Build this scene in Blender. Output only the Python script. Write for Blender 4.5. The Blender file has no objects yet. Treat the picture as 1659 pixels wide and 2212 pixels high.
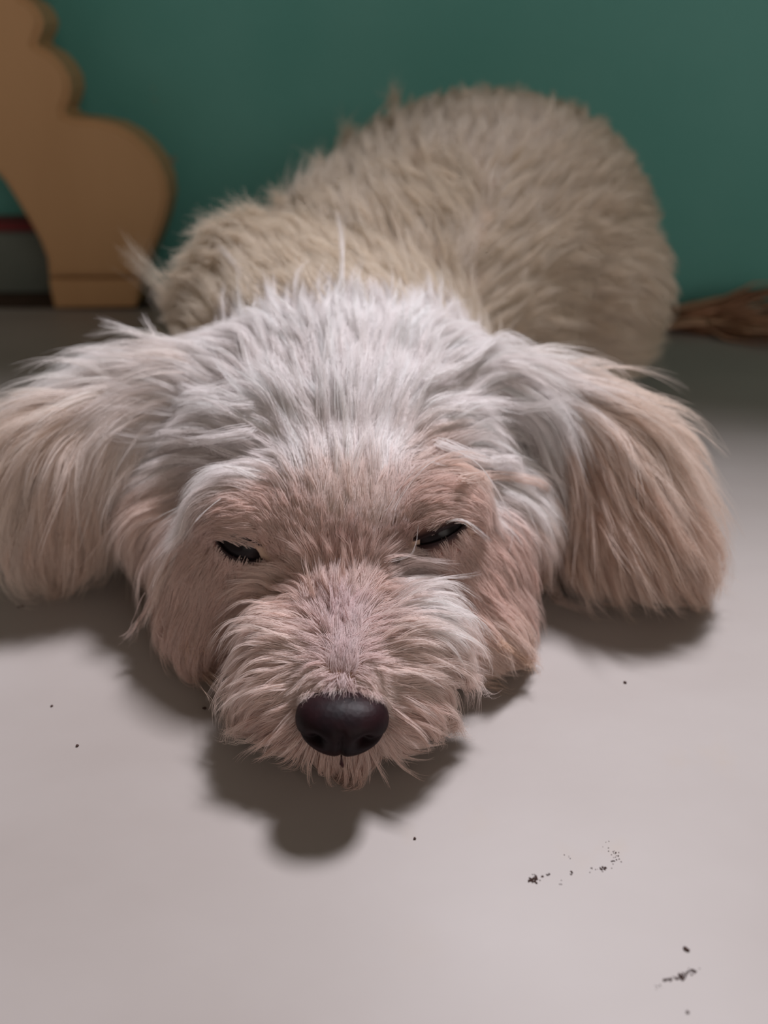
import bpy, bmesh, math, time
import numpy as np
from mathutils import Vector, Matrix
from mathutils.bvhtree import BVHTree

C = bpy.context.scene.collection
S = 0.01                                            # everything below is written in centimetres
T0 = time.time()

# ------------------------------------------------------------------ camera, world, lamps, exposure
PITCH, HCAM, FPX = math.radians(30.0), 15.0, 1800.0
sc = bpy.context.scene
cam = bpy.data.cameras.new('camera')
camo = bpy.data.objects.new('camera', cam); C.objects.link(camo)
camo.location = (0, 0, HCAM*S)
camo.rotation_euler = (math.radians(90)-PITCH, 0, 0)
cam.sensor_fit = 'HORIZONTAL'; cam.sensor_width = 36.0
cam.lens = 36.0*FPX/1659.0
cam.clip_start = 0.005; cam.clip_end = 50
cam.dof.use_dof = True
cam.dof.focus_distance = 0.192
cam.dof.aperture_fstop = cam.lens/3.5
sc.camera = camo

w = bpy.data.worlds.new('world'); sc.world = w; w.use_nodes = True
bg = w.node_tree.nodes['Background']
bg.inputs[0].default_value = (1.0, 0.82, 0.65, 1)
bg.inputs[1].default_value = 0.135

def area(name, loc, target, size, power, col, shape='SQUARE', sy=None):
    l = bpy.data.lights.new(name, 'AREA'); l.energy = power; l.color = col; l.size = size
    l.shape = shape
    if sy: l.size_y = sy
    o = bpy.data.objects.new(name, l); C.objects.link(o)
    o.location = loc
    o.rotation_euler = (Vector(target)-Vector(loc)).to_track_quat('-Z', 'Y').to_euler()
    return o
area('room_lamp', (0.46, 1.06, 1.70), (0.0, 0.10, 0.0), 0.34, 53.0, (0.97, 0.94, 1.0))
area('front_fill', (0.75, -1.35, 0.72), (0.05, 0.4, 0.12), 0.9, 5.0, (1.0, 0.93, 0.86))  # added soft fill from behind the camera, no window known there

sc.view_settings.view_transform = 'Standard'
sc.view_settings.look = 'None'
sc.view_settings.exposure = 0.0
sc.view_settings.gamma = 1.0
sc.view_settings.use_curve_mapping = False
sc.cycles.max_bounces = 8; sc.cycles.diffuse_bounces = 5; sc.cycles.glossy_bounces = 3; sc.cycles.transmission_bounces = 6
sc.cycles_curves.subdivisions = 1

# ------------------------------------------------------------------ geometry of the view (pixels of the photograph -> places)
cp, sp_ = math.cos(PITCH), math.sin(PITCH)
FWD, UPV, RGT = np.array([0, cp, -sp_]), np.array([0, sp_, cp]), np.array([1.0, 0, 0])
CAM = np.array([0, 0, HCAM])
def ray(px, py):
    d = FWD*FPX + RGT*(px-829.5) + UPV*(1106-py)
    return d/np.linalg.norm(d)
def on_y(px, py, Y):                                # the point of a pixel on the upright plane at Y
    d = ray(px, py); return CAM + d*(Y/d[1])
def on_floor(px, py, z=0.0):
    d = ray(px, py); return CAM + d*((z-HCAM)/d[2])

# ------------------------------------------------------------------ helpers
rng = np.random.default_rng(7)
def tag(o, label=None, cat=None, group=None, kind=None):
    if label: o['label'] = label
    if cat: o['category'] = cat
    if group: o['group'] = group
    if kind: o['kind'] = kind
    return o
def link(name, me, mat=None, parent=None):
    o = bpy.data.objects.new(name, me); C.objects.link(o)
    if mat: me.materials.append(mat)
    if parent: o.parent = parent
    return o
def mesh_from(name, v, f, mat=None, parent=None, smooth=True):
    me = bpy.data.meshes.new(name)
    me.from_pydata([tuple(np.asarray(p)*S) for p in v], [], f); me.update()
    if smooth: me.polygons.foreach_set('use_smooth', [True]*len(me.polygons))
    return link(name, me, mat, parent)
def empty(name, loc=(0, 0, 0)):
    o = bpy.data.objects.new(name, None); C.objects.link(o); o.location = loc; o.empty_display_size = .02
    return o
def box(name, lo, hi, mat, parent=None, bevel=0.0):
    bm = bmesh.new(); bmesh.ops.create_cube(bm, size=1)
    for v in bm.verts:
        v.co = Vector([(lo[i]+(v.co[i]+.5)*(hi[i]-lo[i]))*S for i in range(3)])
    if bevel: bmesh.ops.bevel(bm, geom=bm.edges[:], offset=bevel*S, segments=2, affect='EDGES')
    me = bpy.data.meshes.new(name); bm.to_mesh(me); bm.free()
    return link(name, me, mat, parent)

def mat(name, col, rough=.6, spec=.3):
    m = bpy.data.materials.new(name); m.use_nodes = True
    b = m.node_tree.nodes['Principled BSDF']
    b.inputs['Base Color'].default_value = (*col, 1); b.inputs['Roughness'].default_value = rough
    b.inputs['Specular IOR Level'].default_value = spec
    return m, m.node_tree, b
def nd(t, kind, **kw):
    n = t.nodes.new(kind)
    for k, v in kw.items(): setattr(n, k, v)
    return n
def noisy(name, c1, c2, scale, rough=.6, spec=.3, bump=.0, bscale=400., detail=4., stretch=None):
    m, t, b = mat(name, c1, rough, spec)
    tc = nd(t, 'ShaderNodeTexCoord'); src = tc.outputs['Object']
    if stretch:
        mp = nd(t, 'ShaderNodeMapping'); mp.inputs['Scale'].default_value = stretch
        t.links.new(src, mp.inputs[0]); src = mp.outputs[0]
    n = nd(t, 'ShaderNodeTexNoise'); n.inputs['Scale'].default_value = scale; n.inputs['Detail'].default_value = detail
    t.links.new(src, n.inputs['Vector'])
    r = nd(t, 'ShaderNodeValToRGB'); r.color_ramp.elements[0].color = (*c1, 1); r.color_ramp.elements[1].color = (*c2, 1)
    r.color_ramp.elements[0].position = .35; r.color_ramp.elements[1].position = .68
    t.links.new(n.outputs['Fac'], r.inputs[0]); t.links.new(r.outputs[0], b.inputs['Base Color'])
    if bump:
        n2 = nd(t, 'ShaderNodeTexNoise'); n2.inputs['Scale'].default_value = bscale
        t.links.new(src, n2.inputs['Vector'])
        bp = nd(t, 'ShaderNodeBump'); bp.inputs['Strength'].default_value = bump; bp.inputs['Distance'].default_value = .001
        t.links.new(n2.outputs['Fac'], bp.inputs['Height']); t.links.new(bp.outputs[0], b.inputs['Normal'])
    return m, t, b, r
def spots(m_, spots_, colr):                        # worn patches: centre, radius (m), strength
    m, t, b, r = m_
    geo = nd(t, 'ShaderNodeNewGeometry')
    nz = nd(t, 'ShaderNodeTexNoise'); nz.inputs['Scale'].default_value = 260; nz.inputs['Detail'].default_value = 3
    t.links.new(geo.outputs['Position'], nz.inputs['Vector'])
    last = r.outputs[0]
    for (p, rad, st) in spots_:
        vs = nd(t, 'ShaderNodeVectorMath', operation='DISTANCE'); vs.inputs[1].default_value = tuple(np.asarray(p)*S)
        t.links.new(geo.outputs['Position'], vs.inputs[0])
        ad = nd(t, 'ShaderNodeMath', operation='MULTIPLY_ADD'); ad.inputs[1].default_value = rad*1.6
        t.links.new(nz.outputs['Fac'], ad.inputs[0]); t.links.new(vs.outputs['Value'], ad.inputs[2])
        mr = nd(t, 'ShaderNodeMapRange'); mr.inputs['From Min'].default_value = rad*1.5; mr.inputs['From Max'].default_value = rad*.6
        mr.inputs['To Max'].default_value = st; t.links.new(ad.outputs[0], mr.inputs['Value'])
        mx = nd(t, 'ShaderNodeMix', data_type='RGBA'); mx.inputs['B'].default_value = (*colr, 1)
        t.links.new(mr.outputs[0], mx.inputs['Factor']); t.links.new(last, mx.inputs['A']); last = mx.outputs['Result']
    t.links.new(last, b.inputs['Base Color'])

# ------------------------------------------------------------------ the setting
WALL_A, WALL_B = np.array([-24.0, 58.5]), np.array([20.0, 52.3])      # two points of the wall's foot
wd = (WALL_B-WALL_A)/np.linalg.norm(WALL_B-WALL_A); wn = np.array([-wd[1], wd[0]])   # wn points away from the camera
def on_wall(px, py):
    d = ray(px, py); k = np.dot(WALL_A-CAM[:2], wn)/np.dot(d[:2], wn); return CAM+d*k
M_wall = noisy('green_wall_paint', (0.135, 0.425, 0.38), (0.155, 0.45, 0.405), 14, .55, .25, bump=.25, bscale=160)
spots(M_wall, [(on_wall(335, 215), .0030, .45), (on_wall(340, 240), .0022, .35), (on_wall(374, 345), .0042, .8), (on_wall(330, 190), .0022, .4)], (.42, .26, .17))
a, b_ = WALL_A-wd*60, WALL_B+wd*60
v = []
for z in (0, 52.5):
    for q in (a, b_, b_+wn*12, a+wn*12): v.append((q[0], q[1], z))
wall = mesh_from('wall_back', v, [(0, 1, 5, 4), (1, 2, 6, 5), (2, 3, 7, 6), (3, 0, 4, 7), (4, 5, 6, 7), (3, 2, 1, 0)], M_wall[0], smooth=False)
tag(wall, 'teal green painted wall behind the dog', kind='structure')

M_floor = noisy('pale_linoleum', (0.325, 0.288, 0.270), (0.375, 0.34, 0.325), 9, .48, .25, bump=.05, bscale=60, detail=5, stretch=(1, 1.6, 1))
fs = [(on_floor(1240, 1850), .006, .16), (on_floor(1330, 1830), .006, .2), (on_floor(1545, 1620), .008, .13),
      (on_floor(1460, 1640), .006, .14), (on_floor(1030, 1780), .007, .12), (on_floor(900, 2050), .010, .06),
      (on_floor(1560, 1650), .007, .12), (on_floor(880, 1800), .0045, .12)]
spots(M_floor, fs, (.36, .28, .2))
def edge_y(x): return 51.4 - 0.012*(x+24)
v = [(-90, -60, 0), (90, -60, 0), (90, edge_y(90), 0), (-90, edge_y(-90), 0)]
v += [(p[0], p[1], -.25) for p in v]
floor = mesh_from('floor', v, [(0, 1, 2, 3), (7, 6, 5, 4), (0, 4, 5, 1), (1, 5, 6, 2), (2, 6, 7, 3), (3, 7, 4, 0)], M_floor[0], smooth=False)
tag(floor, 'pale cream linoleum floor under the dog', kind='structure')
M_sub = noisy('dark_bare_floor', (0.055, 0.035, 0.025), (0.10, 0.065, 0.05), 30, .85, .1, bump=.4)
sub = mesh_from('trim_1', [(-100, 50.5, -.26), (100, 49, -.26), (100, 75, -.26), (-100, 75, -.26),
                           (-100, 50.5, -1.2), (100, 49, -1.2), (100, 75, -1.2), (-100, 75, -1.2)],
                [(0, 1, 2, 3), (7, 6, 5, 4), (0, 4, 5, 1), (1, 5, 6, 2), (2, 6, 7, 3), (3, 7, 4, 0)], M_sub[0], smooth=False)
tag(sub, 'dark bare strip of floor beyond the linoleum edge', kind='structure')

# ------------------------------------------------------------------ scalloped wooden panel at the left
M_wood = noisy('tan_wood', (0.56, 0.33, 0.165), (0.62, 0.375, 0.195), 18, .5, .3, bump=.12, bscale=90, stretch=(1, 1, .25))[0]
PY, PT = 51.0, 3.0
prof_r = [(60, -150), (70, -110), (52, -60), (40, -30), (46, -6), (66, 6), (82, 25), (90, 48), (86, 68), (78, 84), (76, 96), (88, 104), (108, 115), (130, 138),
          (146, 166), (150, 194), (144, 220), (136, 236), (138, 248), (156, 256), (200, 260), (246, 270), (284, 290), (316, 318), (342, 352),
          (358, 392), (362, 430), (354, 470), (338, 515), (318, 560), (304, 600)]
prof_l = [(104, 600), (100, 560), (84, 520), (62, 480), (38, 440), (10, 395), (-30, 350), (-80, 320), (-140, 300), (-200, 260), (-230, 100), (-230, -150)]
def panel(name, pts, y0, y1, parent, bev):
    bm = bmesh.new()
    lo = [bm.verts.new(Vector(((p := on_y(px, py, PY))[0]*S, y0*S, p[2]*S))) for px, py in pts]
    f = bm.faces.new(lo)
    r = bmesh.ops.extrude_face_region(bm, geom=[f])
    for q in r['geom']:
        if isinstance(q, bmesh.types.BMVert): q.co.y = y1*S
    bmesh.ops.recalc_face_normals(bm, faces=bm.faces[:])
    ed = [e for e in bm.edges if abs(e.verts[0].co.y-e.verts[1].co.y) < 1e-6]
    bmesh.ops.bevel(bm, geom=ed, offset=bev*S, segments=3, affect='EDGES', clamp_overlap=True)
    me = bpy.data.meshes.new(name); bm.to_mesh(me); bm.free()
    return link(name, me, M_wood, parent)
base = on_y(200, 662, PY)
furn = tag(empty('furniture_panel', (0, 0, 0)), 'tan brown wooden furniture side panel with scalloped edge standing by the green wall', 'furniture')
panel('side_panel', prof_r+prof_l, PY, PY+PT, furn, .30)
foot = [(303, 604), (298, 640), (292, 664), (118, 666), (110, 635), (105, 604)]
panel('foot', foot, PY, PY+PT, furn, .12)
# dark box with a red rim, in the gap behind the panel
M_box = noisy('grey_green_box', (0.14, 0.16, 0.14), (0.17, 0.19, 0.165), 30, .7, .2)[0]
M_rim = noisy('dark_red_rim', (0.16, 0.025, 0.03), (0.2, 0.04, 0.04), 30, .6, .2)[0]
bx_ = tag(empty('storage_box', (0, 0, 0)), 'dim grey-green box with dark red rim in the gap behind the scalloped panel', 'box')
zt = on_y(40, 478, 57.0)[2]
x1 = on_y(200, 560, 57.0)[0]; x0 = on_y(-260, 560, 57)[0]
box('box_body', (x0, 55.6, -.2), (x1, 57.6, zt-.35), M_box, bx_, .15)
box('rim', (x0-.2, 55.4, zt-.35), (x1+.2, 57.8, zt+.25), M_rim, bx_, .1)

# ------------------------------------------------------------------ frayed brown fibres at the right, by the wall
M_fib = [noisy('dry_fibre_%s' % n, c, tuple(x*1.4 for x in c), 60, .8, .1)[0] for n, c in
         (('dark', (.17, .085, .05)), ('tan', (.42, .25, .17)), ('brown', (.27, .145, .09)))]
fib = tag(empty('fibre_bundle', (0, 0, 0)), 'frayed bundle of brown dry fibres lying on floor by the green wall', 'fibre')
def tube(name, pts, rad, m, parent, n=5):
    pts = np.asarray(pts, float); v, f = [], []
    for i, p in enumerate(pts):
        t_ = pts[min(i+1, len(pts)-1)]-pts[max(i-1, 0)]; t_ /= np.linalg.norm(t_)
        u_ = np.cross(t_, (0, 0, 1.)); u_ /= max(1e-6, np.linalg.norm(u_)); w_ = np.cross(u_, t_)
        r_ = rad[i] if hasattr(rad, '__len__') else rad
        for k in range(n):
            a_ = 2*math.pi*k/n; v.append(p+(u_*math.cos(a_)*r_*1.6+w_*math.sin(a_)*r_*.7))
    for i in range(len(pts)-1):
        for k in range(n):
            f.append((i*n+k, i*n+(k+1) % n, (i+1)*n+(k+1) % n, (i+1)*n+k))
    f += [tuple(range(n))[::-1], tuple((len(pts)-1)*n+k for k in range(n))]
    return mesh_from(name, v, f, m, parent)
for i in range(56):
    q = i/55
    s0 = on_floor(1385+rng.uniform(-20, 90), 694+rng.uniform(-18, 14), .25)
    yend = 655+95*q+rng.uniform(-8, 8)
    e0 = on_floor(1700+rng.uniform(-60, 160), yend+ (0 if yend > 690 else 12), .35)
    if q < .25: e0 = on_floor(1720, 700, .3); e0 = e0+np.array([rng.uniform(-1, 3), 2.2, .6+1.5*rng.uniform(0, 1)])
    wob = rng.normal(0, .35, (6, 3)); wob[0] *= .3
    pts = []
    for k in range(6):
        s_ = k/5
        p = s0*(1-s_)+e0*s_+wob[k]*np.array([.5, 1, .5]); 
        p[2] = max(.2, p[2]+.7*math.sin(s_*3)*rng.uniform(.2, 1)*(1-q)); p[1] = min(p[1], 51.0-.02*p[0])
        pts.append(p)
    r0 = rng.uniform(.10, .24)
    tube('strand', pts, [r0*.7, r0, r0, r0*.9, r0*.6, r0*.2], M_fib[int(rng.choice(3, p=[.35, .3, .35]))], fib)

# ------------------------------------------------------------------ the dog: one body surface
PRIM = []                                           # (centre, radii, region)
def ell(c, r, region): PRIM.append((np.array(c, float), np.array(r if hasattr(r, '__len__') else (r, r, r), float), region))
def chain(pts, region, n=5):
    for (c0, r0), (c1, r1) in zip(pts[:-1], pts[1:]):
        for k in range(n+1):
            s_ = k/n; ell(np.array(c0)*(1-s_)+np.array(c1)*s_, np.array(r0)*(1-s_)+np.array(r1)*s_, region)
HX = -1.25
ell((HX, 23.6, 3.7), (4.9, 5.0, 3.4), 'head')                     # skull
ell((HX+.1, 24.6, 4.9), (5.2, 3.4, 2.5), 'head')                  # crown
ell((HX+.1, 20.3, 3.6), (3.5, 3.2, 2.3), 'head')                  # forehead
ell((HX-2.0, 19.0, 3.9), (1.5, 1.5, 1.25), 'head'); ell((HX+2.4, 19.0, 4.0), (1.5, 1.5, 1.25), 'head')   # brows
ell((HX-2.5, 20.2, 2.0), (2.6, 3.0, 1.9), 'head'); ell((HX+2.6, 20.2, 2.0), (2.6, 3.0, 1.9), 'head')     # cheeks
ell((HX-3.0, 18.6, 1.2), (1.7, 1.8, 1.1), 'head'); ell((HX+3.3, 18.4, 1.2), (1.7, 1.8, 1.1), 'head')   # jaws
ell((HX-4.0, 22.0, 2.2), (2.2, 2.6, 2.0), 'head'); ell((HX+3.9, 22.0, 2.2), (2.2, 2.6, 2.0), 'head')
chain([((-.95, 14.8, 2.0), (1.35, 1.25, 1.15)), ((-1.0, 17.6, 2.1), (1.9, 1.8, 1.65))], 'muzzle', 5)
ell((-2.0, 15.2, 1.45), (1.15, 1.6, 1.05), 'muzzle'); ell((.1, 15.2, 1.45), (1.15, 1.6, 1.05), 'muzzle')   # lips
ell((-2.05, 15.9, 1.95), (1.0, 1.6, 1.15), 'muzzle'); ell((.4, 15.9, 2.05), (1.1, 1.6, 1.2), 'muzzle')   # whisker pads
ell((-.95, 15.0, .9), (1.2, 1.5, .75), 'muzzle')                   # chin
chain([((-4.6, 24.2, 5.6), (1.4, 1.3, 1.1)), ((-7.6, 23.6, 4.8), (1.7, 1.2, 1.1)), ((-9.7, 22.3, 3.6), (1.6, 1.2, 1.5)), ((-10.0, 21.7, 2.0), (1.4, 1.0, 1.3))], 'ear_l', 5)
chain([((2.7, 24.2, 5.4), (1.4, 1.3, 1.1)), ((5.3, 23.9, 4.6), (1.6, 1.2, 1.2)), ((7.0, 22.6, 3.5), (1.6, 1.2, 1.5)), ((7.7, 21.0, 1.6), (1.5, 1.1, 1.2))], 'ear_r', 5)
chain([((-1.2, 26.5, 4.2), (4.4, 3.5, 3.6)), ((-1.7, 32.0, 4.5), (5.6, 4.6, 4.0))], 'body', 4)
chain([((-1.0, 32.5, 4.5), (5.2, 4.6, 4.0)), ((4.9, 40.6, 6.3), (7.4, 6.6, 6.1))], 'body', 6)
ell((-4.3, 32.2, 4.6), (2.8, 3.6, 3.5), 'body'); ell((-1.0, 35.0, 5.3), (4.4, 4, 3.6), 'body'); ell((1.4, 37.5, 6.5), (4.6, 4, 3.8), 'body')
ell((9.2, 39.0, 4.4), (3.5, 5.0, 4.3), 'body')                     # thigh
chain([((3.6, 30.0, 2.0), (2.0, 2.0, 1.7)), ((6.3, 25.0, 1.2), (1.3, 1.6, 1.1)), ((6.6, 21.3, .95), (1.15, 1.2, .85))], 'paw', 4)   # foreleg under the ear
chain([((-5.6, 30.0, 2.0), (2.0, 2.0, 1.7)), ((-7.5, 26.5, 1.2), (1.3, 1.6, 1.1))], 'paw', 4)

bm = bmesh.new()
for c, r, _ in PRIM:
    bmesh.ops.create_uvsphere(bm, u_segments=24, v_segments=14, radius=1.0, matrix=Matrix.Translation(Vector(c)) @ Matrix.Diagonal((*r, 1)))
tmp = bpy.data.meshes.new('tmp'); bm.to_mesh(tmp); bm.free()
tob = bpy.data.objects.new('tmp', tmp); C.objects.link(tob)
md = tob.modifiers.new('r', 'REMESH'); md.mode = 'VOXEL'; md.voxel_size = .22
ms = tob.modifiers.new('s', 'SMOOTH'); ms.iterations = 9; ms.factor = .5
bpy.context.view_layer.update()
body = bpy.data.meshes.new_from_object(tob.evaluated_get(bpy.context.evaluated_depsgraph_get()))
bpy.data.objects.remove(tob)
nv = len(body.vertices); co = np.empty(nv*3, np.float32); body.vertices.foreach_get('co', co); co = co.reshape(-1, 3).astype(float)
co[:, 2] = np.maximum(co[:, 2], .06)
body.calc_loop_triangles()
tri = np.empty(len(body.loop_triangles)*3, np.int32); body.loop_triangles.foreach_get('vertices', tri); tri = tri.reshape(-1, 3)
bvh = BVHTree.FromPolygons([tuple(p) for p in co], [tuple(t_) for t_ in tri.tolist()])
body.vertices.foreach_set('co', (co*S).astype(np.float32).ravel()); body.update()
body.polygons.foreach_set('use_smooth', [True]*len(body.polygons))
body.name = 'dog'
M_skin = noisy('pinkish_skin', (0.50, 0.36, 0.28), (0.58, 0.42, 0.33), 60, .7, .2)[0]
dog = link('dog', body, M_skin)
tag(dog, 'fluffy cream white puppy with drooping ears dozing with its chin on the floor', 'dog')

def hit(px, py):
    d = ray(px, py)
    loc, nor, _, _ = bvh.ray_cast(Vector(CAM), Vector(d))
    if loc is not None: return np.array(loc), np.array(nor)
    best = None
    for k in np.arange(12, 60, .5):
        p = CAM+d*k; l, n_, _, dd = bvh.find_nearest(Vector(p))
        if best is None or dd < best[0]: best = (dd, np.array(l), np.array(n_))
    return best[1], best[2]

# ------------------------------------------------------------------ nose
M_nose, t, b = noisy('dark_nose', (0.008, 0.004, 0.006), (0.022, 0.006, 0.008), 130, .5, .16)[:3]
tc = nd(t, 'ShaderNodeTexCoord'); vo = nd(t, 'ShaderNodeTexVoronoi'); vo.inputs['Scale'].default_value = 900
t.links.new(tc.outputs['Object'], vo.inputs['Vector'])
bp = nd(t, 'ShaderNodeBump'); bp.inputs['Strength'].default_value = .12; bp.inputs['Distance'].default_value = .0004
t.links.new(vo.outputs['Distance'], bp.inputs['Height']); t.links.new(bp.outputs[0], b.inputs['Normal'])
NC = on_y(739, 1560, 13.35)
tilt = math.radians(14); roll = math.radians(2)
R = np.array(Matrix.Rotation(roll, 3, 'Y') @ Matrix.Rotation(-tilt, 3, 'X'))
def nose_pt(u, v_):                                 # u around (0 = right), v from the front pole (0) to the back (pi)
    out = -math.cos(v_); s_ = math.sin(v_)
    x, z = s_*math.cos(u), s_*math.sin(u)
    wz = 1.0+.17*z                                  # wider on top
    p = np.array([x*1.0*wz, out*.80, z*.74])
    p[0] = math.copysign(abs(p[0])**.92, p[0])
    if z > 0: p[2] *= .94+.06*math.cos(2*u)
    if v_ < 1.7:                                    # nostrils, comma shaped, and the groove between them
        for sx in (-1, 1):
            dx, dz = x-sx*.50, z+.12+.25*abs(x-sx*.5)
            g = math.exp(-(dx*dx/.030+dz*dz/.030)); p[1] += .34*g; p[0] -= sx*.05*g
            dx, dz = x-sx*.80, z+.22
            g = math.exp(-(dx*dx/.03+dz*dz/.010)); p[1] += .20*g
        p[1] += .10*math.exp(-(x*x)/.004)*(1 if z < .05 else max(0, 1-(z-.05)/.3))
        p[1] += .10*max(0, -z-.2)
    return NC+R @ p
nu, nvv = 72, 40; v, f = [], []
for j in range(nvv+1):
    for i in range(nu): v.append(nose_pt(2*math.pi*i/nu, .02+(math.pi-.04)*j/nvv))
for j in range(nvv):
    for i in range(nu): f.append((j*nu+i, j*nu+(i+1) % nu, (j+1)*nu+(i+1) % nu, (j+1)*nu+i))
f += [tuple(range(nu))[::-1], tuple(nvv*nu+i for i in range(nu))]
nose = mesh_from('nose', v, f, M_nose, dog); nose['label'] = 'dark purplish black nose'
M_dark = mat('dark_lip', (0.05, 0.012, 0.016), .5, .3)[0]
pl = [NC+R @ np.array((.02, -.66, -.42)), NC+R @ np.array((.03, -.60, -.66)), NC+R @ np.array((.05, -.42, -.84))]
tube('lip_groove', pl, [.03, .03, .012], M_dark, dog, 8)

# ------------------------------------------------------------------ eyes
M_eye = mat('dark_eye', (0.010, 0.007, 0.009), .28, .22)[0]
M_lid, t, b = mat('eyelid_skin', (0.40, 0.25, 0.22), .6, .25)
at = nd(t, 'ShaderNodeAttribute', attribute_name='rim'); rp = nd(t, 'ShaderNodeValToRGB')
rp.color_ramp.elements[0].color = (.018, .007, .008, 1); rp.color_ramp.elements[1].color = (.36, .20, .17, 1)
rp.color_ramp.elements[0].position = .10; rp.color_ramp.elements[1].position = .62
t.links.new(at.outputs['Fac'], rp.inputs[0]); t.links.new(rp.outputs[0], b.inputs['Base Color'])
EYES = []
def make_eye(a0, a1, open_up, open_dn, rad=.80):
    mid = (np.array(a0)+np.array(a1))/2
    h, n_ = hit(*mid)
    view = CAM-h; view /= np.linalg.norm(view)
    out = n_*.45+view*.75; out /= np.linalg.norm(out)
    c = h-out*(rad-.16)
    pa, pb = CAM+ray(*a0)*np.linalg.norm(CAM-h), CAM+ray(*a1)*np.linalg.norm(CAM-h)
    ux = pb-pa; ln = np.linalg.norm(ux); ux -= out*np.dot(ux, out); ux /= np.linalg.norm(ux); uz = np.cross(out, ux)
    if uz[2] < 0: uz = -uz
    v, f = [], []
    for j in range(17):
        for i in range(32):
            th, ph = math.pi*j/16, 2*math.pi*i/32
            v.append(c+(out*math.cos(th)+ux*math.sin(th)*math.cos(ph)+uz*math.sin(th)*math.sin(ph))*(rad-.03))
    for j in range(16):
        for i in range(32): f.append((j*32+i, j*32+(i+1) % 32, (j+1)*32+(i+1) % 32, (j+1)*32+i))
    e = mesh_from('eye', v, f, M_eye, dog); e['label'] = 'dark half-closed eye'
    um = math.asin(min(.95, ln/2/rad))
    for sgn, op in ((1, open_up), (-1, open_dn)):
        v, f, rim = [], [], []
        NI, NJ = 28, 12
        for j in range(NJ+1):
            for i in range(NI+1):
                u = (-1.35+2.7*i/NI)
                opn = op*max(0, 1-(u/um)**2) if abs(u) < um else 0
                vv = opn+(1.35-opn)*(j/NJ)**1.3
                dd = out*math.cos(u)*math.cos(vv)+ux*math.sin(u)*math.cos(vv)+uz*sgn*math.sin(vv)
                lip = .05*math.exp(-((vv-opn)/.10)**2)*max(0, 1-(u/1.1)**2)
                v.append(c+dd*(rad+.02+lip)); rim.append(min(1, (vv-opn)*(1.6 if sgn > 0 else 1.2)+max(0, abs(u)-um)*2))
        for j in range(NJ):
            for i in range(NI): f.append((j*(NI+1)+i, j*(NI+1)+i+1, (j+1)*(NI+1)+i+1, (j+1)*(NI+1)+i))
        o = mesh_from('eyelid', v, f, M_lid, dog)
        at_ = o.data.attributes.new('rim', 'FLOAT', 'POINT'); at_.data.foreach_set('value', rim)
        so = o.modifiers.new('thick', 'SOLIDIFY'); so.thickness = .0004; so.offset = 1
    EYES.append((c, out, ux, uz, ln, rad))
make_eye((468, 1168), (582, 1203), .33, .28)
make_eye((884, 1178), (1008, 1128), .07, .17)

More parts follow.
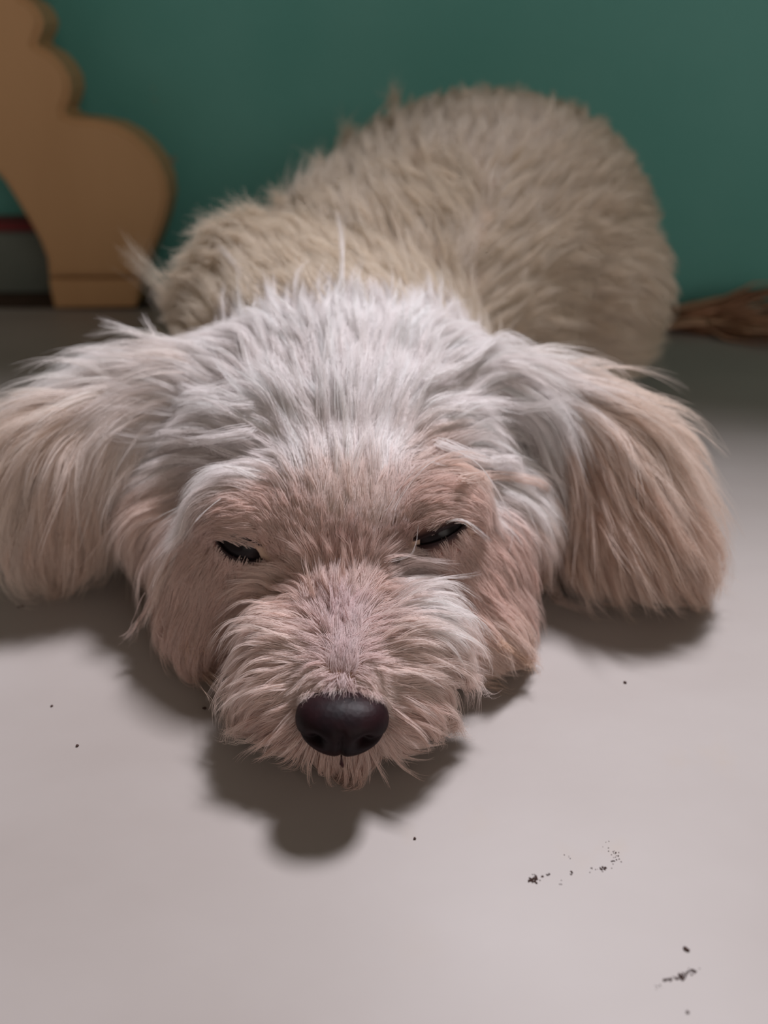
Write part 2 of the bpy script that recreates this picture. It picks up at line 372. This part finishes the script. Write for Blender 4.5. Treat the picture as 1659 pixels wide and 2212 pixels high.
# ------------------------------------------------------------------ fur
# a guide: pixel where it grows, direction in the picture, length cm, lift, colour
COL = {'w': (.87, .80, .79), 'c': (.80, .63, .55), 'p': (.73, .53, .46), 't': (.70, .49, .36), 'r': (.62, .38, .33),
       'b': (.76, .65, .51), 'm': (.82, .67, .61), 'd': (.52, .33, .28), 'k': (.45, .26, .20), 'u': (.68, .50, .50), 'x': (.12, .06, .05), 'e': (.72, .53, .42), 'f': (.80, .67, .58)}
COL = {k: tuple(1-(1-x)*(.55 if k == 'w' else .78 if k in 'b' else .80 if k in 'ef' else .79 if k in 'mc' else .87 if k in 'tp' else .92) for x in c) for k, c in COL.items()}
G = {'head': [
    # crown
    (740, 640, 0, -1, 2.2, .55, 'w'), (560, 660, -.3, -1, 2.3, .55, 'w'), (420, 690, -.6, -1, 2.4, .5, 'w'), (300, 740, -1, -.6, 2.6, .4, 'w'),
    (900, 660, .3, -1, 2.2, .5, 'w'), (1040, 700, .8, -.7, 2.2, .4, 'w'), (1150, 740, 1, -.3, 2.2, .3, 'w'),
    (740, 760, -.02, -1, 2.3, .38, 'w'), (600, 770, -.35, -1, 2.3, .38, 'w'), (460, 800, -.9, -.7, 2.4, .4, 'w'), (350, 860, -1, -.35, 2.4, .4, 'w'),
    (880, 780, .25, -1, 2.2, .38, 'w'), (1000, 800, .7, -.7, 2.1, .36, 'w'), (1100, 850, 1, -.3, 2.1, .3, 'w'),
    # forehead
    (740, 900, 0, -1, 1.9, .34, 'w'), (640, 910, -.45, -1, 2.1, .36, 'w'), (540, 930, -1, -.6, 2.4, .40, 'w'), (420, 960, -1, -.1, 2.4, .4, 'w'), (320, 980, -1, .1, 2.3, .38, 'c'),
    (850, 900, .3, -1, 1.9, .34, 'w'), (960, 930, .9, -.5, 2.0, .34, 'w'), (1060, 980, 1, .15, 2.2, .34, 'w'),
    (740, 1030, 0, -1, 1.7, .22, 'w'), (650, 1020, -.3, -1, 1.6, .24, 'w'), (830, 1010, .15, -1, 1.6, .24, 'w'), (740, 1080, 0, -1, 1.2, .2, 'c'),
    (560, 1030, -.9, -.45, 1.8, .36, 'w'), (470, 1060, -1, .0, 2.0, .36, 'w'), (370, 1080, -1, .35, 2.1, .36, 'c'), (290, 1110, -.7, .8, 2.0, .32, 'c'),
    (920, 1010, .7, -.5, 1.7, .26, 'c'), (1000, 1020, 1, .0, 2.0, .34, 'w'), (1090, 1040, 1, .5, 2.2, .34, 'w'), (1130, 1060, .9, .7, 2.2, .32, 'c'),
    # above and round the eyes, short
    (520, 1125, -.8, -.15, .8, .2, 'p'), (450, 1130, -1, .35, 1.1, .24, 'p'), (590, 1130, -.35, -1, .6, .22, 'p'), (610, 1190, -.15, -1, .45, .2, 'p'),
    (930, 1095, .8, -.35, .85, .2, 'p'), (1010, 1085, 1, .15, 1.1, .22, 'p'), (860, 1110, .2, -1, .8, .22, 'p'), (850, 1170, .3, -1, .45, .2, 'd'),
    (1040, 1120, 1, .4, .7, .25, 'p'), (870, 1215, .3, .5, .3, .2, 'd'),
    (525, 1225, -.3, 1, .35, .2, 'p'), (440, 1190, -.8, .7, .8, .22, 'p'), (590, 1225, -.6, .3, .4, .2, 'd'), (480, 1215, -.5, 1, .5, .2, 'p'),
    (950, 1190, .4, 1, .4, .2, 'p'), (1030, 1170, .9, .7, .8, .22, 'p'), (900, 1205, .3, 1, .3, .2, 'p'),
    # stop
    (740, 1120, .02, -1, .9, .22, 'c'), (700, 1180, -.1, -1, .6, .2, 'p'), (740, 1200, 0, -1, .5, .18, 'r'), (790, 1180, .1, -1, .6, .2, 'p'),
    (640, 1150, -.3, -1, .7, .24, 'p'), (820, 1130, .2, -1, .8, .24, 'c'),
    # cheeks
    (380, 1190, -.5, 1, 1.7, .3, 'c'), (300, 1200, -.45, 1, 1.8, .34, 'c'), (260, 1150, -.5, 1, 1.8, .34, 'c'), (420, 1270, -.4, 1, 1.4, .26, 'p'),
    (330, 1280, -.3, 1, 1.6, .34, 'p'), (500, 1290, -.45, 1, .8, .2, 'p'), (400, 1370, -.3, 1, 1.7, .3, 'p'), (460, 1420, -.25, 1, 1.6, .28, 'p'), (430, 1470, -.1, 1, 1.5, .25, 't'),
    (1100, 1180, .7, .9, 1.8, .3, 'p'), (1170, 1150, .7, 1, 2.0, .3, 't'), (1030, 1250, .7, .9, 1.5, .26, 'p'), (1120, 1270, .7, 1, 1.9, .32, 'p'),
    (960, 1260, .7, .7, .8, .2, 'p'), (1050, 1340, .9, .7, 1.8, .3, 'c'), (1080, 1400, .9, .8, 1.7, .28, 't'), (1180, 1230, .5, 1, 1.8, .3, 't'), (1040, 1440, .8, .9, 1.5, .26, 't'),
  ], 'muzzle': [
    (745, 1250, 0, -1, .8, .24, 'p'), (690, 1290, -.4, -1, .9, .3, 'p'), (800, 1290, .5, -1, 1.0, .3, 'p'), (740, 1350, 0, -1, .75, .25, 'u'), (740, 1430, 0, -1, .55, .22, 'u'),
    (740, 1478, 0, 1, .35, .3, 'u'), (690, 1486, -.4, 1, .4, .35, 'm'), (795, 1486, .4, 1, .4, .35, 'm'), (700, 1480, -.8, -.1, .5, .3, 'm'), (780, 1480, .8, -.1, .5, .3, 'm'),
    (620, 1290, -1, -.45, 1.3, .34, 'c'), (600, 1350, -1, -.2, 1.4, .36, 'm'), (660, 1400, -1, -.4, 1.2, .34, 'm'), (560, 1400, -1, .15, 1.4, .4, 'm'),
    (850, 1290, 1, -.25, 1.5, .38, 'w'), (880, 1340, 1, -.0, 1.6, .42, 'w'), (830, 1390, 1, -.4, 1.2, .34, 'm'), (940, 1400, 1, .12, 1.4, .4, 'm'), (985, 1290, .8, .8, .9, .25, 'p'), (480, 1330, -.8, .8, .9, .25, 'p'),
    (540, 1470, -1, .35, 1.3, .42, 'm'), (620, 1460, -1, .1, 1.1, .34, 'm'), (960, 1460, 1, .3, 1.3, .42, 'm'), (860, 1460, 1, .05, 1.1, .34, 'm'),
    (530, 1540, -1, .5, 1.2, .42, 'm'), (600, 1540, -1, .35, .9, .32, 'p'), (950, 1540, 1, .45, 1.2, .42, 'm'), (880, 1530, 1, .25, .9, .32, 'p'),
    (560, 1600, -.8, .7, 1.1, .4, 'm'), (630, 1610, -.6, .9, .8, .3, 'p'), (930, 1600, .8, .7, 1.1, .4, 'm'), (860, 1600, .6, .8, .8, .3, 'p'),
    (640, 1660, -.4, 1, 1.2, .4, 'c'), (700, 1660, -.15, 1, 1.1, .4, 'p'), (750, 1670, .02, 1, 1.1, .4, 'p'), (810, 1660, .2, 1, 1.1, .4, 'p'), (880, 1650, .5, 1, 1.2, .4, 'c'),
    (740, 1640, 0, 1, .7, .3, 'p'),
  ], 'ear_l': [
    (280, 790, -1, -.2, 2.6, .4, 'w'), (200, 820, -1, -.1, 2.8, .45, 'w'), (130, 850, -1, .25, 2.6, .42, 'f'), (200, 900, -.7, .7, 2.4, .32, 'f'), (100, 930, -.7, .8, 2.4, .36, 'f'),
    (60, 1000, -.5, 1, 2.4, .34, 'f'), (160, 1020, -.2, 1, 2.2, .3, 'e'), (100, 1120, -.1, 1, 2.1, .32, 'e'), (170, 1150, .02, 1, 1.9, .3, 'e'), (40, 1150, -.3, 1, 2.2, .34, 'f'), (130, 1220, 0, 1, 1.0, .3, 'e'), (20, 900, -1, .5, 2.2, .36, 'f')
  ], 'ear_r': [
    (1120, 750, 1, -.35, 2.6, .4, 'w'), (1200, 770, 1, .0, 2.6, .38, 'w'), (1130, 850, .9, .6, 2.4, .3, 'w'), (1270, 790, 1, .2, 2.4, .36, 'f'), (1250, 850, .9, .7, 2.6, .34, 'f'), (1330, 880, .8, .9, 2.6, .36, 'f'), (1360, 950, .6, 1, 2.6, .36, 'f'),
    (1230, 980, .55, 1, 2.5, .28, 'e'), (1340, 1000, .5, 1, 2.6, .34, 'e'), (1420, 1050, .35, 1, 2.4, .36, 'e'), (1300, 1120, .6, 1, 2.2, .28, 'e'), (1400, 1170, .6, 1, 2.0, .34, 'e'),
    (1460, 1180, .6, 1, 2.0, .38, 'e'), (1350, 1240, .5, 1, 1.4, .3, 'e'), (1430, 1270, .7, .7, 1.3, .34, 'e')
  ], 'body': [
    (400, 560, -1, -.4, 4.2, .5, 'b'), (470, 520, -1, -.6, 4.0, .6, 'b'), (600, 460, -.6, -1, 3.2, .6, 'b'), (700, 400, -.4, -1, 2.6, .55, 'b'), (560, 560, -.5, -1, 2.4, .5, 'b'),
    (750, 330, -.4, -1, 2.2, .55, 'b'), (880, 280, -.2, -1, 1.9, .5, 'b'), (1030, 250, 0, -1, 1.7, .45, 'b'), (1150, 270, .3, -1, 1.7, .42, 'b'), (1280, 370, .8, -.8, 1.7, .42, 'b'),
    (1380, 520, 1, -.3, 1.7, .4, 'b'), (1400, 640, 1, .4, 1.7, .35, 'b'), (800, 480, -.3, -1, 2.2, .45, 'b'), (950, 420, -.5, -.8, 1.8, .4, 'b'), (1150, 420, .6, -.9, 1.8, .4, 'b'),
    (1100, 560, .5, -.5, 1.8, .4, 'b'), (900, 560, -.2, -1, 1.9, .4, 'b'), (1250, 600, 1, .1, 1.8, .38, 'b'), (1200, 690, 1, .2, 2.2, .35, 'b'), (330, 640, -1, -.2, 2.6, .45, 'b')
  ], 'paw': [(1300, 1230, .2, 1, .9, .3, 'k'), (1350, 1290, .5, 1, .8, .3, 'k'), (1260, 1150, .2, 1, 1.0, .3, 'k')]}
for k, rows in G.items():
    pos, dr, par, cl = [], [], [], []
    for (px, py, dx, dy, ln, lf, c) in rows:
        h, n_ = hit(px, py)
        d = RGT*dx-UPV*dy; d /= np.linalg.norm(d)
        pos.append(h); dr.append(d); par.append((ln, lf)); cl.append(COL[c])
    G[k] = tuple(np.array(x, float) for x in (pos, dr, par, cl))
def field(region, p):                               # blended guides at the points p
    pos, dr, par, cl = G[region]
    d2 = ((p[:, None, :]-pos[None])**2).sum(-1)+.08
    w_ = d2**-2.0; w_ /= w_.sum(1, keepdims=True)
    d = w_ @ dr; d /= np.maximum(1e-6, np.linalg.norm(d, axis=1, keepdims=True))
    return d, w_ @ par, w_ @ cl
PC = np.array([c for c, r, _ in PRIM]); PR = np.array([r for c, r, _ in PRIM]); PL = np.array([r for *_, r in PRIM])
def region_of(p):
    out = []
    for i in range(0, len(p), 4000):
        q = (((p[i:i+4000, None]-PC[None])/PR[None])**2).sum(-1); out.append(PL[q.argmin(1)])
    return np.concatenate(out)
ta, tb, tcx = co[tri[:, 0]], co[tri[:, 1]], co[tri[:, 2]]
tn = np.cross(tb-ta, tcx-ta); tar = np.linalg.norm(tn, axis=1)/2; tn /= np.maximum(1e-9, 2*tar[:, None])
tmid = (ta+tb+tcx)/3; treg = region_of(tmid)
ok_floor = ~((tn[:, 2] < -.55) & (tmid[:, 2] < 1.2))
def norm(a_): return a_/np.maximum(1e-9, np.linalg.norm(a_, axis=-1, keepdims=True))
def eye_clear(p):                                   # 0 inside an eye opening, 1 well away from it
    m_ = np.ones(len(p))
    for c, out, ux, uz, ln, rad in EYES:
        d = p-c; a_ = (d @ ux)/(ln*.60); b2 = (d @ uz)/.22
        q = np.sqrt(a_*a_+b2*b2); q[(d @ out) < 0] = 9
        m_ = np.minimum(m_, np.clip((q-.95)/1.3, 0, 1))
    return m_
NP = 9
FUR_STAT = []
def layer(region, n_clump, per, crad, radius, tipclump=.82, frizz=.06, grav=.25, spread=.05, lifts=.8, lens=1.0, bright=1.0, sub=None):
    wts = tar*(treg == region)*ok_floor
    if sub is not None: wts = wts*sub(tmid)
    wts = wts/wts.sum()
    ti = rng.choice(len(tri), n_clump, p=wts)
    r1, r2 = np.sqrt(rng.random(n_clump)), rng.random(n_clump)
    p = ta[ti]*(1-r1)[:, None]+tb[ti]*(r1*(1-r2))[:, None]+tcx[ti]*(r1*r2)[:, None]
    keep = eye_clear(p) > .02
    d = norm(p-NC); keep &= ~(np.linalg.norm((p-NC) @ R/np.array([1.0, .85, .70]), axis=1) < .93)
    p = p[keep]; n_ = tn[ti][keep]; m_ = len(p)
    for c, out, ux, uz, ln, rad in EYES:             # roots sit on the lids, not under them
        d = p-c; dl = np.linalg.norm(d, axis=1); q_ = (dl < rad+.035) & ((d @ out) > 0)
        p[q_] = c+d[q_]/dl[q_, None]*(rad+.035); n_[q_] = norm(d[q_])
    fd, par, cl = field(region, p)
    ec = eye_clear(p)
    L = lens*par[:, 0]*rng.uniform(.8, 1.15, m_)*(.5+.5*ec); lift = par[:, 1]*rng.uniform(.6, 1.4, m_)*lifts
    jit = rng.normal(0, spread, (m_, 3)); curlv = rng.normal(0, .06, (m_, 3))
    path = np.empty((m_, NP, 3)); path[:, 0] = p-n_*.04
    cur = p.copy(); nn = n_.copy()
    for k in range(1, NP):
        s_ = (k-1)/(NP-2)
        fd, _, _ = field(region, cur)
        tdir = norm(fd-nn*(fd*nn).sum(1, keepdims=True))
        d = tdir+jit+curlv*k*.25+nn*(lift*(1.25-1.15*s_))[:, None]
        d[:, 2] -= grav*s_
        d = norm(d)
        cur = cur+d*(L/(NP-1))[:, None]
        mn = .03+.10*np.minimum(1, k/4)
        for i in range(m_):
            l, no, _, dd = bvh.find_nearest(cur[i])
            dv = cur[i]-np.array(l); sd = dv[0]*no[0]+dv[1]*no[1]+dv[2]*no[2]
            nn[i] = no
            if sd < mn: cur[i] += np.array(no)*(mn-sd)
        for c, out, ux, uz, ln, rad in EYES:
            d = cur-c; dl = np.linalg.norm(d, axis=1); q_ = (dl < rad+.07) & ((d @ out) > 0)
            cur[q_] = c+d[q_]/dl[q_, None]*(rad+.07); nn[q_] = norm(d[q_])
        cur[:, 2] = np.maximum(cur[:, 2], .03)
        path[:, k] = cur
    ok = np.ones(m_, bool)                          # nothing grows across an eye opening
    for c, out, ux, uz, ln, rad in EYES:
        d = path-c; q_ = np.sqrt(((d @ ux)/(ln*.56))**2+((d @ uz)/.20)**2); ok &= ~((q_ < .9) & ((d @ out) > 0)).any(1)
    path, n_, L, cl = path[ok], n_[ok], L[ok], cl[ok]; m_ = len(path)
    # hairs round each clump strand
    n_h = m_*per
    ci = np.repeat(np.arange(m_), per)
    tx = norm(np.cross(n_, np.array([.3, .5, .8]))); ty = np.cross(n_, tx)
    rr = crad*np.sqrt(rng.random(n_h))*1.15; aa = rng.random(n_h)*2*math.pi
    off = tx[ci]*(rr*np.cos(aa))[:, None]+ty[ci]*(rr*np.sin(aa))[:, None]
    s_ = np.linspace(0, 1, NP)
    hl = rng.uniform(.55, 1.08, n_h)                # length of the hair along its clump
    pos_i = np.clip(hl[:, None]*s_[None]*(NP-1), 0, NP-1.001); i0 = pos_i.astype(int); fr = (pos_i-i0)[..., None]
    P = path[ci[:, None], i0]*(1-fr)+path[ci[:, None], i0+1]*fr
    tc_ = np.clip(tipclump*rng.normal(1, .25, n_h), 0, .96)
    cfac = 1-tc_[:, None]*(s_[None]**.9)
    fz = rng.normal(0, 1, (n_h, 3))*frizz; fz2 = rng.normal(0, 1, (n_h, 3))*frizz*.6
    lng = L[ci][:, None, None]
    P = P+off[:, None, :]*cfac[..., None]+fz[:, None, :]*(s_[None, :, None]**1.6)*lng*.5+fz2[:, None, :]*np.sin(s_*5.0)[None, :, None]*lng*.35*s_[None, :, None]
    P[..., 2] = np.maximum(P[..., 2], .02)
    prof = radius*np.clip(1.0-.9*s_**1.6, .08, 1)
    rad = prof[None]*rng.uniform(.7, 1.25, n_h)[:, None]
    hc = bright*cl[ci]*(1+rng.normal(0, .035, (m_, 1)))[ci]*(1+rng.normal(0, .03, (n_h, 1)))
    return P, rad, hc
def fur(name, layers, mat_, label=None):
    P, rad, hc = (np.concatenate(x) for x in zip(*layers))
    n_h = len(P)
    hc = np.concatenate([np.clip(hc, .02, .95), np.ones((n_h, 1))], 1)
    cv = bpy.data.hair_curves.new(name)
    cv.add_curves([NP]*n_h)
    cv.attributes['position'].data.foreach_set('vector', (P*S).astype(np.float32).ravel())
    ra = cv.attributes.get('radius') or cv.attributes.new('radius', 'FLOAT', 'POINT')
    ra.data.foreach_set('value', (rad*S).astype(np.float32).ravel())
    ca = cv.attributes.new('tint', 'FLOAT_COLOR', 'CURVE'); ca.data.foreach_set('color', hc.astype(np.float32).ravel())
    cv.materials.append(mat_)
    o = bpy.data.objects.new(name, cv); C.objects.link(o); o.parent = dog
    if label: o['label'] = label
    FUR_STAT.append((name, n_h))
    return o
def locks(rows):                                    # single locks: pixel path, distance in front of the coat, hairs, spread, radius, colour
    Ps, Rs, Cs = [], [], []
    for (pix, lift0, lift1, n, spr, rad_, col) in rows:
        ctl = []
        for k, pq in enumerate(pix):
            if len(pq) == 3: ctl.append(np.array(pq)); continue
            px, py = pq
            h, n_ = hit(px, py)
            if k and np.linalg.norm(h-base_) > 3.5: h = CAM+ray(px, py)*np.linalg.norm(CAM-base_)
            base_ = h
            q_ = k/(len(pix)-1); ctl.append(h+n_*(lift0*(1-q_)+lift1*q_))
        ctl = np.array(ctl); tt = np.linspace(0, len(ctl)-1, NP); ii = np.clip(tt.astype(int), 0, len(ctl)-2); ff = (tt-ii)[:, None]
        c0, c1, c2, c3 = ctl[np.maximum(ii-1, 0)], ctl[ii], ctl[ii+1], ctl[np.minimum(ii+2, len(ctl)-1)]
        pth = .5*((2*c1)+(c2-c0)*ff+(2*c0-5*c1+4*c2-c3)*ff**2+(3*c1-c0-3*c2+c3)*ff**3)
        o_ = rng.normal(0, spr, (n, 1, 3))*(1-.65*np.linspace(0, 1, NP))[None, :, None]
        sl_ = rng.normal(0, spr*1.5, (n, 1, 3))*(np.linspace(0, 1, NP)**1.7)[None, :, None]
        Ps.append(pth[None]+o_+sl_+rng.normal(0, spr*.25, (n, NP, 3)))
        Rs.append(rad_*np.clip(1-.85*np.linspace(0, 1, NP)**2, .1, 1)[None]*rng.uniform(.7, 1.2, (n, 1)))
        Cs.append(np.array(COL[col])[None]*(1+rng.normal(0, .04, (n, 1))))
    P = np.concatenate(Ps); P[..., 2] = np.maximum(P[..., 2], .03)
    return P, np.concatenate(Rs), np.concatenate(Cs)
def fur_mat(name):
    m = bpy.data.materials.new(name); m.use_nodes = True; t = m.node_tree; t.nodes.clear()
    out = nd(t, 'ShaderNodeOutputMaterial')
    at = nd(t, 'ShaderNodeAttribute', attribute_name='tint')
    df = nd(t, 'ShaderNodeBsdfDiffuse'); tr = nd(t, 'ShaderNodeBsdfTranslucent')
    gl = nd(t, 'ShaderNodeBsdfHair'); gl.component = 'Reflection'
    gl.inputs['RoughnessU'].default_value = .30; gl.inputs['RoughnessV'].default_value = .6
    m1 = nd(t, 'ShaderNodeMixShader'); m1.inputs[0].default_value = .44
    m2 = nd(t, 'ShaderNodeMixShader'); m2.inputs[0].default_value = .10
    t.links.new(at.outputs['Color'], df.inputs['Color']); t.links.new(at.outputs['Color'], tr.inputs['Color'])
    gl.inputs['Color'].default_value = (.9, .87, .88, 1)
    t.links.new(df.outputs[0], m1.inputs[1]); t.links.new(tr.outputs[0], m1.inputs[2])
    t.links.new(m1.outputs[0], m2.inputs[1]); t.links.new(gl.outputs[0], m2.inputs[2])
    t.links.new(m2.outputs[0], out.inputs[0])
    return m
M_fur = fur_mat('cream_fur')
DEN = 1.0
def q(n): return int(n*DEN)
def coat(region, n, per, crad, radius, wl=1.25, wt=.86, wlift=1.1, wsp=.10, **kw):        # an even undercoat and longer loose locks over it
    return [layer(region, q(n), per, crad, radius, **kw),
            layer(region, q(n*.45), 18, crad*.62, radius*.95, tipclump=wt, frizz=.05, spread=wsp, lifts=wlift, lens=wl, bright=1.04)]
fur('face_fur', coat('head', 7000, 34, .20, .0066, tipclump=.66, frizz=.05, lifts=.72, lens=1.1, wlift=.95)+[locks([
    ([(560, 900), (450, 915), (340, 925), (245, 938)], .5, .8, 60, .10, .007, 'w'), ([(560, 950), (470, 965), (390, 990), (300, 1020)], .5, .9, 60, .10, .007, 'w'),
    ([(520, 860), (420, 850), (310, 800), (215, 790)], .5, 1.0, 50, .10, .007, 'w'), ([(480, 1010), (380, 1030), (300, 1080), (250, 1140)], .5, .9, 50, .10, .007, 'w'),
    ([(930, 990), (1010, 1000), (1090, 1030), (1170, 1080)], .5, .8, 70, .09, .007, 'w'), ([(980, 1060), (1060, 1050), (1140, 1070), (1210, 1120)], .45, .7, 50, .08, .007, 'c'),
    ([(900, 850), (990, 810), (1080, 780), (1170, 770)], .5, .9, 60, .10, .007, 'w'), ([(960, 900), (1050, 880), (1130, 880), (1230, 890)], .5, .9, 60, .10, .007, 'w'),
    ([(330, 700), (290, 680), (250, 660), (205, 640)], .6, 1.8, 24, .07, .006, 'w'), ([(330, 690), (310, 660), (300, 640), (290, 625)], .6, 1.6, 18, .06, .006, 'w'),
    ([(740, 650), (742, 620), (738, 590), (734, 565)], .6, 1.6, 18, .06, .006, 'w'), ([(560, 640), (540, 610), (520, 590)], .6, 1.4, 18, .06, .006, 'w'),
    
    ([(820, 1210), (870, 1190), (900, 1160), (910, 1130)], .3, .6, 2, .03, .007, 'w'), ([(920, 990), (1000, 1040), (1040, 1120), (1052, 1210)], .5, .9, 2, .02, .008, 'w'),
    ([(920, 1030), (1040, 1060), (1100, 1130), (1150, 1230)], .5, .9, 2, .03, .007, 'w'), ([(840, 1110), (880, 1070), (920, 1040), (970, 1010)], .4, .7, 3, .04, .006, 'w'),
    ([(490, 1090), (460, 1120), (440, 1160), (425, 1200)], .3, .6, 2, .02, .006, 'w'), ([(960, 1130), (985, 1125), (1005, 1135), (1030, 1160)], .15, .35, 12, .03, .005, 'w'),
    ([(420, 1380), (400, 1430), (395, 1480), (410, 1530)], .3, .4, 40, .12, .006, 't'), ([(440, 1390), (425, 1440), (425, 1490), (440, 1535)], .3, .4, 40, .12, .006, 't'), ([(380, 1360), (360, 1410), (360, 1460), (375, 1500)], .3, .4, 40, .12, .006, 'p'), ([(370, 1280), (350, 1330), (330, 1350), (318, 1370)], .5, 1.2, 20, .06, .006, 'p'),
    ([(1060, 1380), (1100, 1400), (1130, 1420), (1150, 1450)], .5, 1.0, 30, .09, .006, 't'), ([(1160, 1230), (1190, 1270), (1200, 1310), (1205, 1340)], .5, .9, 60, .12, .007, 'c'),
    ([(848, 1208), (856, 1214), (862, 1220)], .25, .3, 14, .05, .006, 'x'), ([(1020, 1440), (1050, 1470), (1080, 1500), (1110, 1520)], .4, .9, 24, .08, .006, 't')])],
    M_fur, 'white crown and cream cheek fur')
fur('muzzle_fur', coat('muzzle', 2600, 24, .15, .0062, wl=1.4, wlift=1.5, wsp=.16, tipclump=.72, grav=.10, lifts=1.15)+[locks([([nose_pt(math.pi/2-a_*(.75+.25*k/3), v_)+np.array([0, -.02, .05])*e_ for k, (v_, e_) in enumerate(((2.35, 1.6), (2.0, 1.7), (1.66, 1.5), (1.30+.30*abs(a_)+ve_, 1.1)))], 0, 0, 5, .05, .0036, c_)
    for a_, ve_, c_ in zip(rng.uniform(-1.15, 1.15, 46), rng.uniform(-.10, .25, 46), rng.choice(['u', 'm', 'p'], 46))])], M_fur, 'cream muzzle fur fanning out from the nose')
curl = lambda cx, cy, rx, ry, a0, a1: [(cx+rx*math.cos(math.radians(a0+(a1-a0)*k/6)), cy+ry*math.sin(math.radians(a0+(a1-a0)*k/6))) for k in range(7)]
fur('ear_fur', coat('ear_l', 1700, 28, .26, .0072, lifts=1.0, wlift=1.3, wl=1.35, tipclump=.72)+[locks([
    (curl(140, 1245, 36, 42, -20, 200), .5, .5, 22, .06, .006, 'c'), (curl(185, 1240, 34, 50, 10, 130), .45, .45, 22, .06, .006, 'c'), (curl(70, 1240, 30, 44, 0, 170), .5, .5, 20, .06, .006, 'c'),
    (curl(110, 1255, 26, 30, 20, 220), .55, .55, 16, .05, .006, 'c')])], M_fur, 'cream ear fur with curled ends, beside the wooden panel')
fur('ear_fur', coat('ear_r', 1900, 28, .26, .0072, lifts=1.0, wlift=1.3, wl=1.35, tipclump=.72)+[locks([
    ([(1400, 1100), (1450, 1180), (1490, 1220), (1525, 1240)], .5, 1.2, 30, .12, .006, 't'), ([(1400, 1180), (1440, 1230), (1470, 1270), (1500, 1300)], .5, 1.0, 30, .12, .006, 't'),
    (curl(1325, 1320, 22, 26, -60, 170), .4, .4, 14, .06, .006, 't'), (curl(1400, 1330, 26, 28, -30, 180), .4, .4, 14, .06, .006, 't')])], M_fur, 'tan ear fur on the side of the frayed fibres')
fur('back_fur', coat('body', 5600, 22, .42, .011, grav=.08, lifts=.9, wl=1.25, wt=.7, wlift=.9, tipclump=.7)+[locks([([(x0, y0), (x0+.4*dx_, y0+.5*dy_), (x0+.75*dx_, y0+.85*dy_), (x0+dx_, y0+dy_)], .8, 1.5, 80, .20, .009, 'b') for x0, y0, dx_, dy_ in
    ((540, 560, -190, -90), (520, 520, -150, -90), (560, 490, -110, -85), (500, 590, -170, -50), (480, 620, -150, -35), (540, 540, -140, -110), (620, 450, -60, -80), (690, 380, -45, -90), (760, 340, -10, -70), (870, 290, 0, -60), (540, 530, -150, -60), (580, 470, -70, -60), (430, 640, -120, -10))])], M_fur, 'long beige back fur')
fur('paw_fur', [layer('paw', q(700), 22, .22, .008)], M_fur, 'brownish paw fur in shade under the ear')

# ------------------------------------------------------------------ dirt on the floor
M_dirt = mat('dark_dirt', (0.06, 0.035, 0.03), .9, .1)[0]
M_dust = mat('grey_dirt', (0.22, 0.17, 0.14), .9, .1)[0]
def flakes(name, blobs, m, label):                  # blobs: pixel, spread in pixels, how many, flake size in cm
    v, f = [], []
    for (px, py, sx, sy, n, sz) in blobs:
        for i in range(n):
            c = on_floor(px+rng.normal(0, sx), py+rng.normal(0, sy), .004)
            r_ = sz*rng.uniform(.4, 1.2); k = len(v); na = 7
            v.append(c+np.array([0, 0, .012+.3*r_]))
            for j in range(na):
                a_ = 2*math.pi*j/na; rj = r_*rng.uniform(.5, 1.2); v.append(c+np.array([rj*math.cos(a_), rj*math.sin(a_), 0]))
            f += [(k, k+1+j, k+1+(j+1) % na) for j in range(na)]
    o = mesh_from(name, v, f, m, smooth=False)
    return tag(o, label, 'dirt', kind='stuff')
flakes('dirt_smear', [(1150, 1900, 6, 5, 26, .03), (1183, 1888, 2, 2, 5, .02), (1235, 1886, 2, 2, 6, .02), (1290, 1882, 9, 4, 8, .014), (1304, 1876, 4, 3, 14, .024),
                      (1330, 1862, 5, 8, 14, .02), (1326, 1842, 5, 3, 10, .018), (1310, 1825, 5, 5, 4, .014), (1225, 1850, 7, 7, 4, .012), (1212, 1908, 3, 3, 3, .014)], M_dirt, 'dotted dark dirt smear on the pale floor trailing toward the dog')
flakes('dirt_smear', [(1446, 2114, 5, 3, 16, .026), (1472, 2110, 6, 4, 24, .028), (1497, 2098, 6, 4, 20, .026), (1422, 2130, 4, 3, 6, .014)], M_dirt, 'short dark dirt streak on pale floor beside one tiny crumb')
def crumb(px, py, r_, label, asp=1.0, ang=0.):
    bm = bmesh.new(); bmesh.ops.create_icosphere(bm, subdivisions=2, radius=r_*S)
    for vv in bm.verts:
        vv.co *= 1+rng.uniform(-.25, .25); vv.co.x *= asp; vv.co.z *= .6
    bmesh.ops.rotate(bm, verts=bm.verts[:], matrix=Matrix.Rotation(ang, 3, 'Z'))
    me = bpy.data.meshes.new('crumb'); bm.to_mesh(me); bm.free()
    o = link('crumb', me, M_dirt); c = on_floor(px, py, 0); o.location = (c[0]*S, c[1]*S, r_*.5*S)
    tag(o, label, 'crumb', 'dark crumbs on the floor')
crumb(112, 1526, .034, 'dark crumb on pale floor in front of the left ear, farther of two')
crumb(167, 1612, .038, 'dark crumb on pale floor in front of the left ear, nearer of two')
crumb(442, 1531, .045, 'brown crumb in the shadow beside the muzzle', 1.2)
crumb(46, 1311, .035, 'thin dark sliver on the floor below the left ear', 3.0, .3)
crumb(1350, 1475, .04, 'dark crumb on the floor in front of the right ear')
crumb(896, 1812, .032, 'brown crumb on the floor in front of the muzzle')
crumb(1482, 2051, .038, 'grey crumb on the floor next to the dirt streak', 1.6, -.6)
crumb(1485, 2187, .026, 'tiny grey crumb at the bottom edge below the dirt streak')
print('FUR', FUR_STAT, 'script s', round(time.time()-T0, 1))
